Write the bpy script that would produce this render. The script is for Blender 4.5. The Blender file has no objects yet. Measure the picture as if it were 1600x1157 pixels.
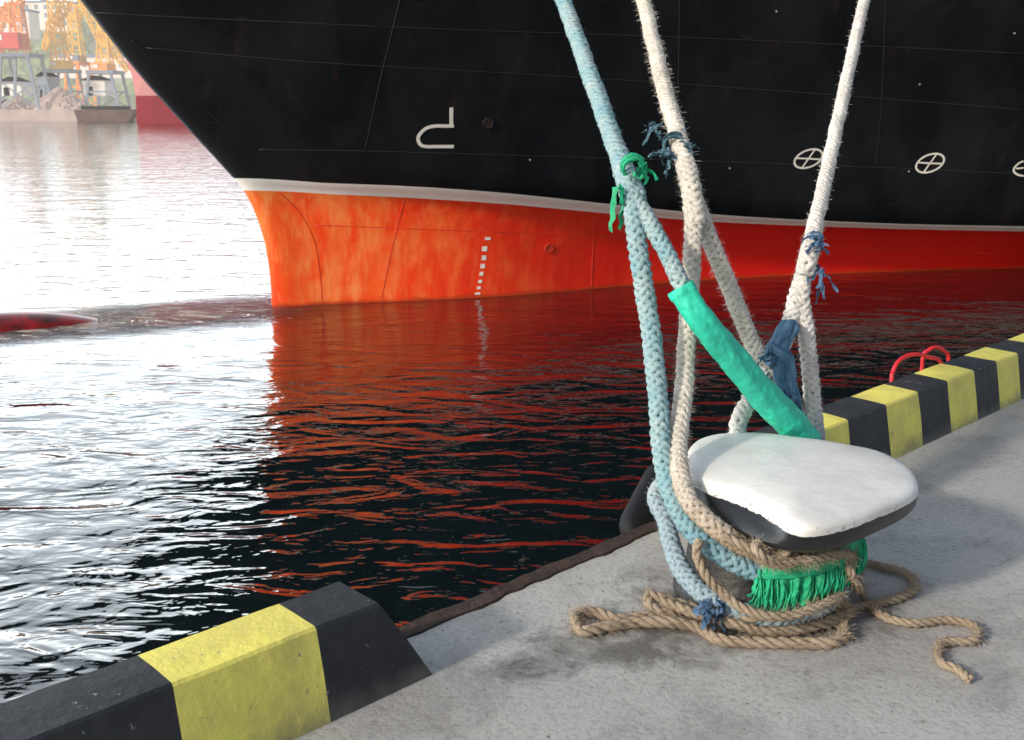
import bpy, math, random
from mathutils import Vector, Matrix
from mathutils.bvhtree import BVHTree
from mathutils import noise as mnoise
random.seed(7)
sc = bpy.context.scene
col = sc.collection
# ------------------------------------------------------------------ camera model
FPX = 1700.0; PITCH = math.radians(13.66); EYE = 1.5; WATER = -2.0
cp, sp = math.cos(PITCH), math.sin(PITCH)
def ray(px, py):
    x = (px-800)/FPX; v = (578.5-py)/FPX
    return Vector((x, cp+v*sp, -sp+v*cp))
def PT(px, py, t): return Vector((0,0,EYE)) + ray(px,py)*t
def PY(px, py, Y):
    d = ray(px,py); return Vector((0,0,EYE)) + d*(Y/d.y)
def PZ(px, py, z):
    d = ray(px,py); return Vector((0,0,EYE)) + d*((z-EYE)/d.z)
cam = bpy.data.cameras.new('camera'); camo = bpy.data.objects.new('camera', cam); col.objects.link(camo)
camo.location = (0,0,EYE); camo.rotation_euler = (math.pi/2-PITCH, 0, 0)
cam.sensor_width = 36; cam.lens = 36*FPX/1600; cam.clip_end = 6000; cam.clip_start = .05
cam.dof.use_dof = True; cam.dof.focus_distance = 3.7; cam.dof.aperture_fstop = 9
sc.camera = camo
sc.view_settings.view_transform = 'Standard'; sc.view_settings.look = 'None'; sc.view_settings.exposure = 0
# ------------------------------------------------------------------ quay frame
QA = math.radians(45.5)
U = Vector((math.sin(QA), math.cos(QA), 0)); N = Vector((-math.cos(QA), math.sin(QA), 0))
def Q(u, n, z): return U*u + N*n + Vector((0,0,z))
# ------------------------------------------------------------------ node helpers
class NT:
    def __init__(s, name):
        s.m = bpy.data.materials.new(name); s.m.use_nodes = True
        s.t = s.m.node_tree; s.b = s.t.nodes['Principled BSDF']; s.L = s.t.links
    def n(s, typ, **kw):
        o = s.t.nodes.new(typ)
        for k, v in kw.items(): setattr(o, k, v)
        return o
    def pos(s):
        return s.n('ShaderNodeNewGeometry').outputs['Position']
    def mapping(s, vec, scale=(1,1,1), rot=(0,0,0)):
        m = s.n('ShaderNodeMapping'); m.inputs['Scale'].default_value = scale; m.inputs['Rotation'].default_value = rot
        s.L.new(vec, m.inputs['Vector']); return m.outputs[0]
    def noise(s, vec, scale, detail=4, rough=.55, dist=0):
        o = s.n('ShaderNodeTexNoise'); o.inputs['Scale'].default_value = scale; o.inputs['Detail'].default_value = detail
        o.inputs['Roughness'].default_value = rough; o.inputs['Distortion'].default_value = dist
        s.L.new(vec, o.inputs['Vector']); return o.outputs['Fac']
    def ramp(s, fac, stops):
        r = s.n('ShaderNodeValToRGB'); e = r.color_ramp.elements
        while len(e) < len(stops): e.new(.5)
        for i, (p, c) in enumerate(stops):
            e[i].position = p; e[i].color = (c,c,c,1) if not hasattr(c, '__len__') else (*c, 1)
        s.L.new(fac, r.inputs[0]); return r.outputs[0]
    def mix(s, fac, a, b, mode='MIX'):
        m = s.n('ShaderNodeMix', data_type='RGBA', blend_type=mode)
        for i, x in ((0, fac), (6, a), (7, b)):
            if hasattr(x, 'links'): s.L.new(x, m.inputs[i])
            elif i == 0: m.inputs[0].default_value = x
            else: m.inputs[i].default_value = (*x, 1)
        return m.outputs[2]
    def math(s, op, a, b=0.0, c=None):
        m = s.n('ShaderNodeMath', operation=op)
        for i, x in enumerate((a, b) if c is None else (a,b,c)):
            if hasattr(x, 'links'): s.L.new(x, m.inputs[i])
            else: m.inputs[i].default_value = x
        return m.outputs[0]
    def sep(s, vec):
        o = s.n('ShaderNodeSeparateXYZ'); s.L.new(vec, o.inputs[0]); return o.outputs
    def bump(s, h, dist=.01, strength=1):
        b = s.n('ShaderNodeBump'); b.inputs['Distance'].default_value = dist; b.inputs['Strength'].default_value = strength
        s.L.new(h, b.inputs['Height']); s.L.new(b.outputs[0], s.b.inputs['Normal'])
    def set(s, key, v):
        if hasattr(v, 'links'): s.L.new(v, s.b.inputs[key])
        else: s.b.inputs[key].default_value = (*v, 1) if hasattr(v, '__len__') else v
def simple(name, c, rough=.6, var=.25, scale=8, bump=0, bscale=40, dist=.003, spec=None, metal=0):
    t = NT(name); p = t.pos(); f = t.noise(p, scale, 5)
    t.set('Base Color', t.mix(t.ramp(f, [(.3,0),(.7,1)]), tuple(x*(1-var) for x in c), tuple(min(1,x*(1+var)) for x in c)))
    t.set('Roughness', rough); t.set('Metallic', metal)
    if spec is not None: t.set('Specular IOR Level', spec)
    if bump: t.bump(t.noise(p, bscale, 4), dist, bump)
    return t.m
# ------------------------------------------------------------------ materials
M = {}
def mk_concrete():
    t = NT('quay_concrete'); p = t.pos()
    big = t.noise(p, .9, 6, .6, .4); mid = t.noise(p, 3.2, 8, .7, .5); fine = t.noise(p, 60, 3); spk = t.noise(p, 160, 2); med = t.noise(p, 22, 5, .7)
    c = t.mix(t.ramp(big, [(.32,0),(.68,1)]), (.35,.345,.34), (.47,.465,.455))
    c = t.mix(t.ramp(mid, [(.30,.65),(.50,0)]), c, (.20,.195,.19))
    c = t.mix(t.ramp(med, [(.30,.45),(.46,0)]), c, (.22,.21,.20))
    c = t.mix(t.ramp(fine, [(.35,.35),(.5,0)]), c, (.18,.17,.16))
    c = t.mix(t.ramp(spk, [(.64,0),(.72,.45)]), c, (.6,.59,.58))
    s = t.sep(t.mapping(p, (1,1,1)))
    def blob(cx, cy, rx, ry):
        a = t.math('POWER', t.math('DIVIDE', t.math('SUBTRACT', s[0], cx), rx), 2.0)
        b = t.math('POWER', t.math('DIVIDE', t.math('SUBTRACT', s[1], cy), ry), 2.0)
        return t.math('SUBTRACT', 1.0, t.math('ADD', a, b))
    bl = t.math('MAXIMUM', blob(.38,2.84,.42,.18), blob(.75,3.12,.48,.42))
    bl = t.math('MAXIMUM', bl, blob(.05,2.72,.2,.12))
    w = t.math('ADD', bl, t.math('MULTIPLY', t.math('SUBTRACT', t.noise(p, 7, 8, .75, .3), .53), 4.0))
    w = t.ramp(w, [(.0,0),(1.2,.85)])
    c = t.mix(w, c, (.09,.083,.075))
    t.set('Base Color', c); t.set('Roughness', t.ramp(w, [(0,.85),(1,.55)]))
    h = t.math('ADD', t.math('MULTIPLY', mid, .006), t.math('MULTIPLY', fine, .0026))
    h = t.math('ADD', h, t.math('ADD', t.math('MULTIPLY', spk, .0008), t.math('MULTIPLY', med, .003)))
    t.bump(h, 1.0, .8); return t.m
M['concrete'] = mk_concrete()
M['wall'] = simple('quay_wall_concrete', (.13,.12,.105), .85, .4, 3, .6, 20, .02)
def mk_paint(name, c, dirty, chip=.62):
    t = NT(name); p = t.pos()
    f = t.noise(p, 7, 6, .7); g = t.noise(p, 45, 5, .6)
    cc = t.mix(t.ramp(f, [(.35,.8),(.62,0)]), c, dirty)
    k = t.math('ADD', t.math('MULTIPLY', t.noise(p, 22, 6, .75), .7), t.math('MULTIPLY', g, .3))
    ch = t.ramp(k, [(chip-.03,0),(chip,1)])
    cc = t.mix(ch, cc, (.3,.29,.27))
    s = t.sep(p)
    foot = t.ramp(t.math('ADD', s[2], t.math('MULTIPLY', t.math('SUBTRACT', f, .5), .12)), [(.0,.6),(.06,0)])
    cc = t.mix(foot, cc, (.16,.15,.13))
    t.set('Base Color', cc); t.set('Roughness', .6)
    t.bump(t.math('SUBTRACT', t.math('ADD', t.math('MULTIPLY', g, .003), t.math('MULTIPLY', f, .008)), t.math('MULTIPLY', ch, .002)), 1, .7); return t.m
M['yellow'] = mk_paint('yellow_kerb_paint', (.88,.80,.16), (.66,.56,.15), .645)
M['black_kerb'] = mk_paint('black_kerb_paint', (.014,.016,.022), (.036,.038,.044), .64)
def mk_rust():
    t = NT('rusty_steel'); p = t.pos(); f = t.noise(p, 14, 6, .7); g = t.noise(p, 70, 4)
    t.set('Base Color', t.mix(t.ramp(f, [(.35,0),(.65,1)]), (.014,.010,.009), (.06,.030,.022)))
    t.set('Roughness', .85); t.bump(t.math('ADD', t.math('MULTIPLY', f, .012), t.math('MULTIPLY', g, .004)), 1); return t.m
M['rust'] = mk_rust()
def mk_water():
    t = NT('harbour_water'); p = t.pos(); s = t.sep(p)
    h1 = t.noise(t.mapping(p, (.35,.75,1), (0,0,.15)), .8, 2, .5, .8)
    h2 = t.noise(t.mapping(p, (1.0,2.0,1), (0,0,.12)), 1.0, 2, .42, 1.1)
    h3 = t.noise(t.mapping(p, (1.0,1.8,1), (0,0,-.2)), 3.0, 2, .5, .8)
    h4 = t.noise(t.mapping(p, (1.0,1.4,1), (0,0,.3)), 10.0, 2, .5, .3)
    h = t.math('ADD', t.math('MULTIPLY', h1, .095), t.math('MULTIPLY', h2, .070))
    h = t.math('ADD', h, t.math('MULTIPLY', h3, .019))
    h = t.math('ADD', h, t.math('MULTIPLY', h4, .0018))
    # the lee beside the hull and the open basin lie calmer than the chop along the quay wall
    calm = t.n('ShaderNodeMapRange'); calm.interpolation_type = 'SMOOTHSTEP'; t.L.new(s[1], calm.inputs[0])
    calm.inputs[1].default_value = 8; calm.inputs[2].default_value = 17; calm.inputs[3].default_value = .95; calm.inputs[4].default_value = .40
    h = t.math('MULTIPLY', h, calm.outputs[0])
    ax, ay = -8.6, 17.0; dx, dy = .905, .425
    al = t.math('ADD', t.math('MULTIPLY', t.math('SUBTRACT', s[0], ax), dx), t.math('MULTIPLY', t.math('SUBTRACT', s[1], ay), dy))
    ac = t.math('SUBTRACT', t.math('MULTIPLY', t.math('SUBTRACT', s[1], ay), dx), t.math('MULTIPLY', t.math('SUBTRACT', s[0], ax), dy))
    e = t.math('ADD', t.math('POWER', t.math('ABSOLUTE', t.math('DIVIDE', t.math('SUBTRACT', al, 2.2), 3.0)), 4.0), t.math('POWER', t.math('ABSOLUTE', t.math('DIVIDE', ac, .75)), 2.0))
    mk = t.math('POWER', 2.718, t.math('MULTIPLY', e, -1.0))
    wk = t.noise(t.mapping(p, (.9,2.0,1), (0,0,-.4)), 1.5, 4, .6, 2.0)
    h = t.math('ADD', h, t.math('MULTIPLY', t.math('MULTIPLY', wk, mk), .8))
    t.set('Base Color', t.mix(t.math('MULTIPLY', mk, .5), (.003,.008,.010), (.07,.06,.035))); t.set('Roughness', .02); t.set('IOR', 2.35)
    t.bump(h, 1.0, 1.0); return t.m
M['water'] = mk_water()
def mk_hull():
    r = NT('hull_red_paint'); p = r.pos(); s = r.sep(p)
    st = r.noise(r.mapping(p, (2.6,2.6,.28)), 1.0, 6, .65, .3)
    pat = r.noise(r.mapping(p, (.6,.6,.5)), 1.0, 5, .6, .6)
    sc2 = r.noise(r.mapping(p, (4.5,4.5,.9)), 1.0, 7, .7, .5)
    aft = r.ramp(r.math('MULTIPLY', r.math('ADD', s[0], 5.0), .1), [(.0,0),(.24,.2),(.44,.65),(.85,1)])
    base = r.mix(aft, (1.0,.068,.006), (.80,.014,.008))  # sunlit bow and shaded after side put into the red itself
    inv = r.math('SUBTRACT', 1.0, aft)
    bow_glow = r.math('MULTIPLY', r.ramp(r.math('ADD', r.math('MULTIPLY', st, .5), r.math('MULTIPLY', pat, .5)), [(.44,0),(.62,1)]), inv)  # sun and water caustics near the stem, painted as orange streaks
    c = r.mix(r.math('MULTIPLY', bow_glow, .8), base, (1.0,.20,.03))
    bow_glow2 = r.math('MULTIPLY', r.ramp(r.math('ADD', r.math('MULTIPLY', sc2, .55), r.math('MULTIPLY', pat, .45)), [(.48,0),(.66,.75)]), inv)
    c = r.mix(bow_glow2, c, (1.0,.45,.14))  # paler orange patches, more of the bow's light painted in
    wl = r.ramp(r.math('ADD', r.math('ADD', s[2], 2.0), r.math('MULTIPLY', r.noise(p, 2.5, 4), .15)), [(.10,.85),(.15,0)])
    c = r.mix(wl, c, (.50,.05,.01))
    r.set('Base Color', c); r.set('Roughness', .42); r.bump(r.math('ADD', r.noise(p, .9, 3), r.math('MULTIPLY', r.noise(p, 12, 4), .06)), .04, 1)
    k = NT('hull_black_paint'); p = k.pos()
    a = k.noise(k.mapping(p, (.6,.6,.35)), 1.0, 5, .6, .5); b = k.noise(k.mapping(p, (3,3,.5)), 1.0, 5, .6)
    sc_ = k.noise(k.mapping(p, (.8,.8,6), (0,.12,0)), 1.5, 6, .7)
    c = k.mix(k.ramp(a, [(.35,0),(.7,1)]), (.0045,.0055,.0075), (.013,.015,.019))
    c = k.mix(k.ramp(b, [(.60,0),(.8,.5)]), c, (.05,.022,.016))
    c = k.mix(k.ramp(sc_, [(.64,0),(.72,.35)]), c, (.05,.052,.056))
    k.set('Base Color', c); k.set('Roughness', k.ramp(a, [(.3,.36),(.7,.5)])); k.set('Specular IOR Level', .28)
    k.bump(k.math('ADD', k.noise(p, .8, 3), k.math('MULTIPLY', k.noise(p, 20, 3), .03)), .05, 1)
    return r.m, k.m
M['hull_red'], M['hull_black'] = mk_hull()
def mk_bulb():
    t = NT('bulb_red_paint'); p = t.pos(); f = t.noise(p, 3, 5, .6, .5)
    t.set('Base Color', t.mix(t.ramp(f, [(.35,0),(.62,1)]), (.06,.01,.01), (.30,.014,.018))); t.set('Roughness', .3); return t.m
M['bulb'] = mk_bulb()
M['white_paint'] = simple('white_marking_paint', (.80,.78,.74), .5, .1, 6)
M['stripe'] = simple('cream_stripe_paint', (.98,.98,.97), .45, .015, 3)
M['seam'] = simple('weld_bead_black', (.022,.024,.028), .5, .2, 6)
M['seam_red'] = simple('weld_bead_red', (.62,.05,.02), .5, .2, 6)
M['socket'] = simple('dark_socket', (.022,.014,.012), .7, .3, 20)
M['grey_paint'] = simple('small_grey_fitting', (.32,.31,.30), .5, .2, 20)
def mk_rope(name, c, shade, dirt, zlo, zhi):
    t = NT(name); p = t.pos(); s = t.sep(p)
    f = t.noise(p, 9, 5, .6); g = t.noise(p, 220, 3, .6)
    cc = t.mix(t.ramp(f, [(.35,0),(.65,1)]), c, shade)
    cc = t.mix(t.ramp(g, [(.3,.6),(.6,0)]), cc, tuple(x*.45 for x in shade))
    z = t.math('ADD', s[2], t.math('MULTIPLY', t.math('SUBTRACT', t.noise(p, 12, 4), .5), .25))
    mr = t.n('ShaderNodeMapRange'); t.L.new(z, mr.inputs[0]); mr.inputs[1].default_value = zlo; mr.inputs[2].default_value = zhi
    mr.inputs[3].default_value = .88; mr.inputs[4].default_value = 0
    cc = t.mix(mr.outputs[0], cc, dirt)
    t.set('Base Color', cc); t.set('Roughness', .9); t.set('Specular IOR Level', .15)
    t.bump(g, .003, 1); return t.m
M['rope_teal'] = mk_rope('teal_rope_fibre', (.20,.40,.47), (.40,.51,.53), (.12,.26,.35), .12, .45)
M['rope_white'] = mk_rope('white_rope_fibre', (.80,.77,.71), (.60,.56,.50), (.30,.225,.15), .30, .52)
M['rope_pale'] = mk_rope('pale_rope_fibre', (.82,.80,.77), (.62,.60,.57), (.24,.35,.43), .26, .50)
M['cord'] = mk_rope('brown_hemp_fibre', (.50,.43,.34), (.33,.26,.19), (.28,.215,.155), -.4, .5)
def mk_cloth(name, c, c2, rough=.75, wscale=25):
    t = NT(name); p = t.pos(); f = t.noise(p, wscale, 5, .6)
    t.set('Base Color', t.mix(t.ramp(f, [(.35,0),(.65,1)]), c, c2)); t.set('Roughness', rough)
    t.bump(t.math('ADD', t.noise(p, 30, 4), t.math('MULTIPLY', t.noise(p, 400, 2), .1)), .006, 1); return t.m
M['sleeve'] = mk_cloth('green_sleeve_fabric', (.02,.50,.34), (.03,.64,.45), .6)
M['net'] = mk_cloth('green_netting', (.003,.26,.12), (.010,.44,.22), .65)
M['denim'] = mk_cloth('blue_cloth', (.04,.11,.20), (.10,.21,.33), .85)
M['darkrag'] = mk_cloth('dark_teal_rag', (.03,.09,.12), (.10,.20,.26), .85)
M['bluerag'] = mk_cloth('navy_rag', (.03,.08,.18), (.10,.18,.3), .85)
def mk_cap():
    t = NT('bollard_paint'); p = t.pos(); s = t.sep(p)
    e = t.math('ADD', s[2], t.math('MULTIPLY', t.math('SUBTRACT', t.noise(p, 30, 6, .7), .5), .018))
    isb = t.ramp(t.math('MULTIPLY', t.math('SUBTRACT', .394, e), 120.0), [(.0,0),(.15,1)])
    f = t.noise(p, 6, 6, .65); g = t.noise(p, 120, 4); ch = t.noise(p, 30, 8, .78); scf = t.noise(t.mapping(p, (4,14,4), (0,0,.6)), 2.2, 7, .75)
    w = t.mix(t.ramp(f, [(.42,0),(.72,.7)]), (.79,.79,.78), (.58,.57,.555))
    w = t.mix(t.ramp(scf, [(.60,0),(.72,.55)]), w, (.42,.39,.36))
    edge_ = t.math('MULTIPLY', t.math('SUBTRACT', .440, s[2]), 2.4)
    w = t.mix(t.ramp(t.math('ADD', ch, edge_), [(.655,0),(.69,.9)]), w, (.26,.20,.16))
    c = t.mix(isb, w, (.009,.010,.013))
    t.set('Base Color', c); t.set('Roughness', t.ramp(isb, [(0,.42),(1,.28)]))
    t.bump(t.math('ADD', t.math('MULTIPLY', t.noise(p, 5, 3), .008), t.math('ADD', t.math('MULTIPLY', g, .0004), t.math('MULTIPLY', ch, .0016))), 1, .7); return t.m
M['cap'] = mk_cap()
M['iron'] = simple('black_iron', (.012,.012,.014), .5, .5, 12, .6, 60, .004)
M['rubber'] = simple('black_rubber', (.010,.011,.014), .7, .3, 8, .5, 40, .004, .25)
M['ladder'] = simple('red_ladder_paint', (.55,.015,.03), .45, .2, 10)
# ------------------------------------------------------------------ mesh builder
class MB:
    def __init__(s): s.v = []; s.f = []; s.m = []; s.uv = None
    def add(s, vs, fs, mi=0):
        o = len(s.v); s.v += [Vector(v) for v in vs]; s.f += [tuple(i+o for i in f) for f in fs]; s.m += [mi]*len(fs)
    def bar(s, a, b, w, h=None, mi=0):
        a = Vector(a); b = Vector(b); d = b-a
        if d.length < 1e-6: return
        h = h or w; d.normalize(); up = Vector((0,0,1)) if abs(d.z) < .95 else Vector((0,1,0))
        x = d.cross(up).normalized(); y = x.cross(d)
        vs = []
        for c in (a, b):
            for i, j in ((-1,-1),(1,-1),(1,1),(-1,1)): vs.append(c + x*i*w/2 + y*j*h/2)
        s.add(vs, [(0,1,2,3),(7,6,5,4),(0,4,5,1),(1,5,6,2),(2,6,7,3),(3,7,4,0)], mi)
    def box(s, a, b, mi=0):
        x0,y0,z0 = a; x1,y1,z1 = b
        s.add([(x0,y0,z0),(x1,y0,z0),(x1,y1,z0),(x0,y1,z0),(x0,y0,z1),(x1,y0,z1),(x1,y1,z1),(x0,y1,z1)],
              [(3,2,1,0),(4,5,6,7),(0,1,5,4),(1,2,6,5),(2,3,7,6),(3,0,4,7)], mi)
    def tube(s, pts, rf, k=10, mi=0, cap=True):
        pts = [Vector(p) for p in pts]; n = len(pts); fr = frames(pts); o = len(s.v); L = 0
        for i in range(n):
            if i: L += (pts[i]-pts[i-1]).length
            T, X, Y = fr[i]
            for j in range(k):
                a = 2*math.pi*j/k; r = rf(L, a) if callable(rf) else rf
                s.v.append(pts[i] + (X*math.cos(a)+Y*math.sin(a))*r)
        for i in range(n-1):
            for j in range(k):
                s.f.append((o+i*k+j, o+i*k+(j+1)%k, o+(i+1)*k+(j+1)%k, o+(i+1)*k+j)); s.m.append(mi)
        if cap:
            s.f.append(tuple(o+j for j in range(k))[::-1]); s.m.append(mi)
            s.f.append(tuple(o+(n-1)*k+j for j in range(k))); s.m.append(mi)
    def truss(s, a, b, w0, w1, n, th):
        a = Vector(a); b = Vector(b); d = (b-a).normalized(); up = Vector((0,1,0)) if abs(d.y) < .9 else Vector((0,0,1))
        x = d.cross(up).normalized(); y = x.cross(d); R = []
        for i in range(n+1):
            f = i/n; w = w0+(w1-w0)*f; c = a.lerp(b, f)
            R.append([c+x*w/2*p+y*w/2*q for p, q in ((-1,-1),(1,-1),(1,1),(-1,1))])
        for i in range(n):
            for j in range(4):
                s.bar(R[i][j], R[i+1][j], th); k = (j+1) % 4
                s.bar(R[i][j], R[i+1][k], th*.6) if i % 2 else s.bar(R[i][k], R[i+1][j], th*.6)
                s.bar(R[i][j], R[i][k], th*.6)
    def build(s, name, mats, parent=None, smooth=False, at=None):
        me = bpy.data.meshes.new(name); off = Vector((0,0,0))
        if parent is not None: off = Vector(parent.location)
        elif at is not None: off = Vector(at)
        me.from_pydata([tuple(v-off) for v in s.v], [], s.f)
        if not isinstance(mats, (list, tuple)): mats = [mats]
        for m in mats: me.materials.append(m)
        me.polygons.foreach_set('material_index', s.m)
        if smooth: me.polygons.foreach_set('use_smooth', [True]*len(s.f))
        me.update(); o = bpy.data.objects.new(name, me); col.objects.link(o)
        if parent is not None: o.parent = parent; PO[o.name] = off
        elif at is not None: o.location = at
        return o
PO = {}
def sub(mb, name, mats, parentmesh, smooth=False):
    off = PO[parentmesh.name]; me = bpy.data.meshes.new(name)
    me.from_pydata([tuple(v-off) for v in mb.v], [], mb.f)
    if not isinstance(mats, (list, tuple)): mats = [mats]
    for m in mats: me.materials.append(m)
    me.polygons.foreach_set('material_index', mb.m)
    if smooth: me.polygons.foreach_set('use_smooth', [True]*len(mb.f))
    o = bpy.data.objects.new(name, me); col.objects.link(o); o.parent = parentmesh; return o
def thing(name, label, cat, loc, group=None):
    o = bpy.data.objects.new(name, None); col.objects.link(o); o.location = loc; o.empty_display_size = .2
    o['label'] = label; o['category'] = cat
    if group: o['group'] = group
    return o
def tag(o, label, cat, group=None):
    o['label'] = label; o['category'] = cat
    if group: o['group'] = group
    return o
def frames(pts):
    n = len(pts); T = []
    for i in range(n):
        d = pts[min(i+1,n-1)]-pts[max(i-1,0)]; T.append(d.normalized())
    r = Vector((0,0,1)) if abs(T[0].z) < .9 else Vector((0,1,0))
    X = (r - T[0]*r.dot(T[0])).normalized(); out = []
    for i in range(n):
        X = (X - T[i]*X.dot(T[i])).normalized(); out.append((T[i], X, T[i].cross(X)))
    return out
def catmull(P, m=16, closed=False):
    P = [Vector(p) for p in P]; n = len(P); out = []
    for i in range(n if closed else n-1):
        if closed: a,b,c,d = P[i-1],P[i],P[(i+1)%n],P[(i+2)%n]
        else: a,b,c,d = P[max(i-1,0)],P[i],P[i+1],P[min(i+2,n-1)]
        for k in range(m):
            t = k/m
            out.append(.5*((2*b)+(c-a)*t+(2*a-5*b+4*c-d)*t*t+(3*b-a-3*c+d)*t*t*t))
    if not closed: out.append(P[-1])
    return out
def resample(P, stepf):
    out = [P[0].copy()]; acc = 0
    for i in range(1, len(P)):
        a, b = P[i-1], P[i]; L = (b-a).length; 
        if L < 1e-9: continue
        pos = 0
        while True:
            st = stepf(a)
            if acc + (L-pos) >= st:
                pos += st-acc; acc = 0; out.append(a.lerp(b, pos/L))
            else: acc += L-pos; break
    return out
def rope_mesh(path, R, kind='plait', fuzz=0, pitchk=3.5, fuzzlen=.014, m=16):
    if kind == 'plait':
        R0_ = R; R = (lambda f: R0_(f)*.89) if callable(R0_) else R0_*.89
    mb = MB(); r0 = R(.5) if callable(R) else R
    pts = resample(catmull(path, m), lambda p: r0*(.17 if kind == 'plait' else .35)*(1 if p.y < 6 else 3 + (p.y-6)))
    pts = [p + (mnoise.noise_vector(p*7)*.0035 if p.y < 6 else Vector()) for p in pts]
    fr = frames(pts); n = len(pts); s = [0]
    for i in range(1, n): s.append(s[-1]+(pts[i]-pts[i-1]).length)
    pitch = pitchk*r0
    if kind == 'plait': strands = [(1, k*math.pi/2) for k in range(4)] + [(-1, k*math.pi/2+math.pi/4) for k in range(4)]; K = 6
    else: strands = [(1, k*2*math.pi/3) for k in range(3)]; K = 7
    for sgn, ph in strands:
        C = []; jit = random.uniform(0,100)
        for i in range(n):
            T, X, Y = fr[i]; w = 2*math.pi*s[i]/pitch + .9*mnoise.noise(Vector((s[i]*5,3,r0*50))); Ri = R(s[i]/s[-1]) if callable(R) else R
            nz = mnoise.noise(Vector((s[i]*26, jit, 0))); th = sgn*w+ph+nz*.5
            rho = Ri*(.665 + sgn*.062*math.sin(4*w)+.09*mnoise.noise(Vector((s[i]*30, jit, 7)))) if kind == 'plait' else Ri*.5
            C.append((pts[i]+(X*math.cos(th)+Y*math.sin(th))*rho, Ri*(1+.22*mnoise.noise(Vector((s[i]*22, jit, 3))))))
        o = len(mb.v); F2 = frames([c[0] for c in C])
        for i in range(n):
            _, X, Y = F2[i]; a = C[i][1]*(.335 if kind == 'plait' else .53)
            for j in range(K):
                g = 2*math.pi*j/K; mb.v.append(C[i][0]+(X*math.cos(g)+Y*math.sin(g))*a)
        for i in range(n-1):
            for j in range(K):
                mb.f.append((o+i*K+j, o+i*K+(j+1)%K, o+(i+1)*K+(j+1)%K, o+(i+1)*K+j)); mb.m.append(0)
        mb.f.append(tuple(o+j for j in range(K))[::-1]); mb.m.append(0)
        mb.f.append(tuple(o+(n-1)*K+j for j in range(K))); mb.m.append(0)
    for q in range(fuzz):
        i = random.randrange(n); 
        if pts[i].y > 7: continue
        T, X, Y = fr[i]; a = random.uniform(0, 6.28); d = X*math.cos(a)+Y*math.sin(a); Ri = R(s[i]/s[-1]) if callable(R) else R
        b = pts[i]+d*Ri*.9; L = fuzzlen*random.uniform(.4, 1.3)
        dv = (d+T*random.uniform(-1.3,1.3)+Vector((random.uniform(-.5,.5),)*3)).normalized(); e = b+dv*L*.6
        e2 = e+(dv+Vector((random.uniform(-.8,.8),random.uniform(-.8,.8),random.uniform(-.9,.3)))).normalized()*L*.5
        w = T.cross(dv).normalized()*.0006 if T.cross(dv).length > .1 else X*.0006
        mb.add([b-w, b+w, e+w, e-w, e2], [(0,1,2,3),(3,2,4)])
    return mb
# ------------------------------------------------------------------ world and sun
SUN_EL = 24; sun_dir = Vector((-.76,-.65,0)).normalized()
w = bpy.data.worlds.new('World'); sc.world = w; w.use_nodes = True
wt = w.node_tree; bg = wt.nodes['Background']; sky = wt.nodes.new('ShaderNodeTexSky'); sky.sky_type = 'NISHITA'; sky.sun_disc = False
sky.sun_elevation = math.radians(SUN_EL); sky.sun_rotation = math.atan2(sun_dir.x, sun_dir.y)
sky.dust_density = 3; sky.air_density = 1.0; sky.ozone_density = 1.5
BGS = .10
class WN(NT):
    def __init__(s): s.t = wt; s.L = wt.links
W = WN(); tc = wt.nodes.new('ShaderNodeTexCoord').outputs['Generated']
sx = W.sep(tc); zz = W.math('MAXIMUM', sx[2], 0.0)
low = W.math('POWER', 2.718, W.math('MULTIPLY', zz, -3.0))
dt = W.math('ADD', W.math('MULTIPLY', sx[0], -.70), W.math('MULTIPLY', sx[1], .68))
lf = W.math('POWER', W.math('MAXIMUM', W.math('ADD', W.math('MULTIPLY', dt, .5), .5), 0.0), 3.0)
cl_ = W.noise(W.mapping(tc, (1,1,2.5)), 2.2, 5, .6, .4)
hz = W.math('ADD', .12, W.math('MULTIPLY', W.math('MULTIPLY', low, W.math('ADD', .06, W.math('MULTIPLY', lf, 7.0))), W.math('ADD', .6, W.math('MULTIPLY', cl_, .8))))
hz = W.math('DIVIDE', hz, BGS)
hc = W.mix(1.0, hz, (.91,.97,1.0), 'MULTIPLY')
tot = W.mix(1.0, hc, sky.outputs[0], 'ADD')
wt.links.new(tot, bg.inputs[0]); bg.inputs[1].default_value = BGS
sl = bpy.data.lights.new('sun', 'SUN'); sl.energy = 3.1; sl.angle = math.radians(4); sl.color = (1,.9,.76)
so = bpy.data.objects.new('sun', sl); col.objects.link(so)
sd = Vector((sun_dir.x*math.cos(math.radians(SUN_EL)), sun_dir.y*math.cos(math.radians(SUN_EL)), math.sin(math.radians(SUN_EL))))
so.rotation_euler = (-sd).to_track_quat('-Z', 'Y').to_euler(); so.location = (0,0,30)
# ------------------------------------------------------------------ setting: water, quay
mb = MB(); mb.add([(-3000,-200,WATER),(3000,-200,WATER),(3000,4000,WATER),(-3000,4000,WATER)], [(0,1,2,3)])
o = mb.build('water', M['water']); o['kind'] = 'structure'
EDGE = 2.33
mb = MB()
us = [-60,-10]+[i*.5 for i in range(-4,14)]+[10,30,120]
for a, b in zip(us, us[1:]):
    mb.add([Q(a,-80,0),Q(b,-80,0),Q(b,EDGE-.06,0),Q(a,EDGE-.06,0)], [(3,2,1,0)][::-1])
o = mb.build('quay_pavement', M['concrete']); o['kind'] = 'structure'
mb = MB(); mb.add([Q(-60,EDGE-.02,-.02),Q(120,EDGE-.02,-.02),Q(120,EDGE-.02,-6),Q(-60,EDGE-.02,-6)], [(0,1,2,3)])
o = mb.build('quay_wall', M['wall']); o['kind'] = 'structure'
mb = MB()
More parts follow.
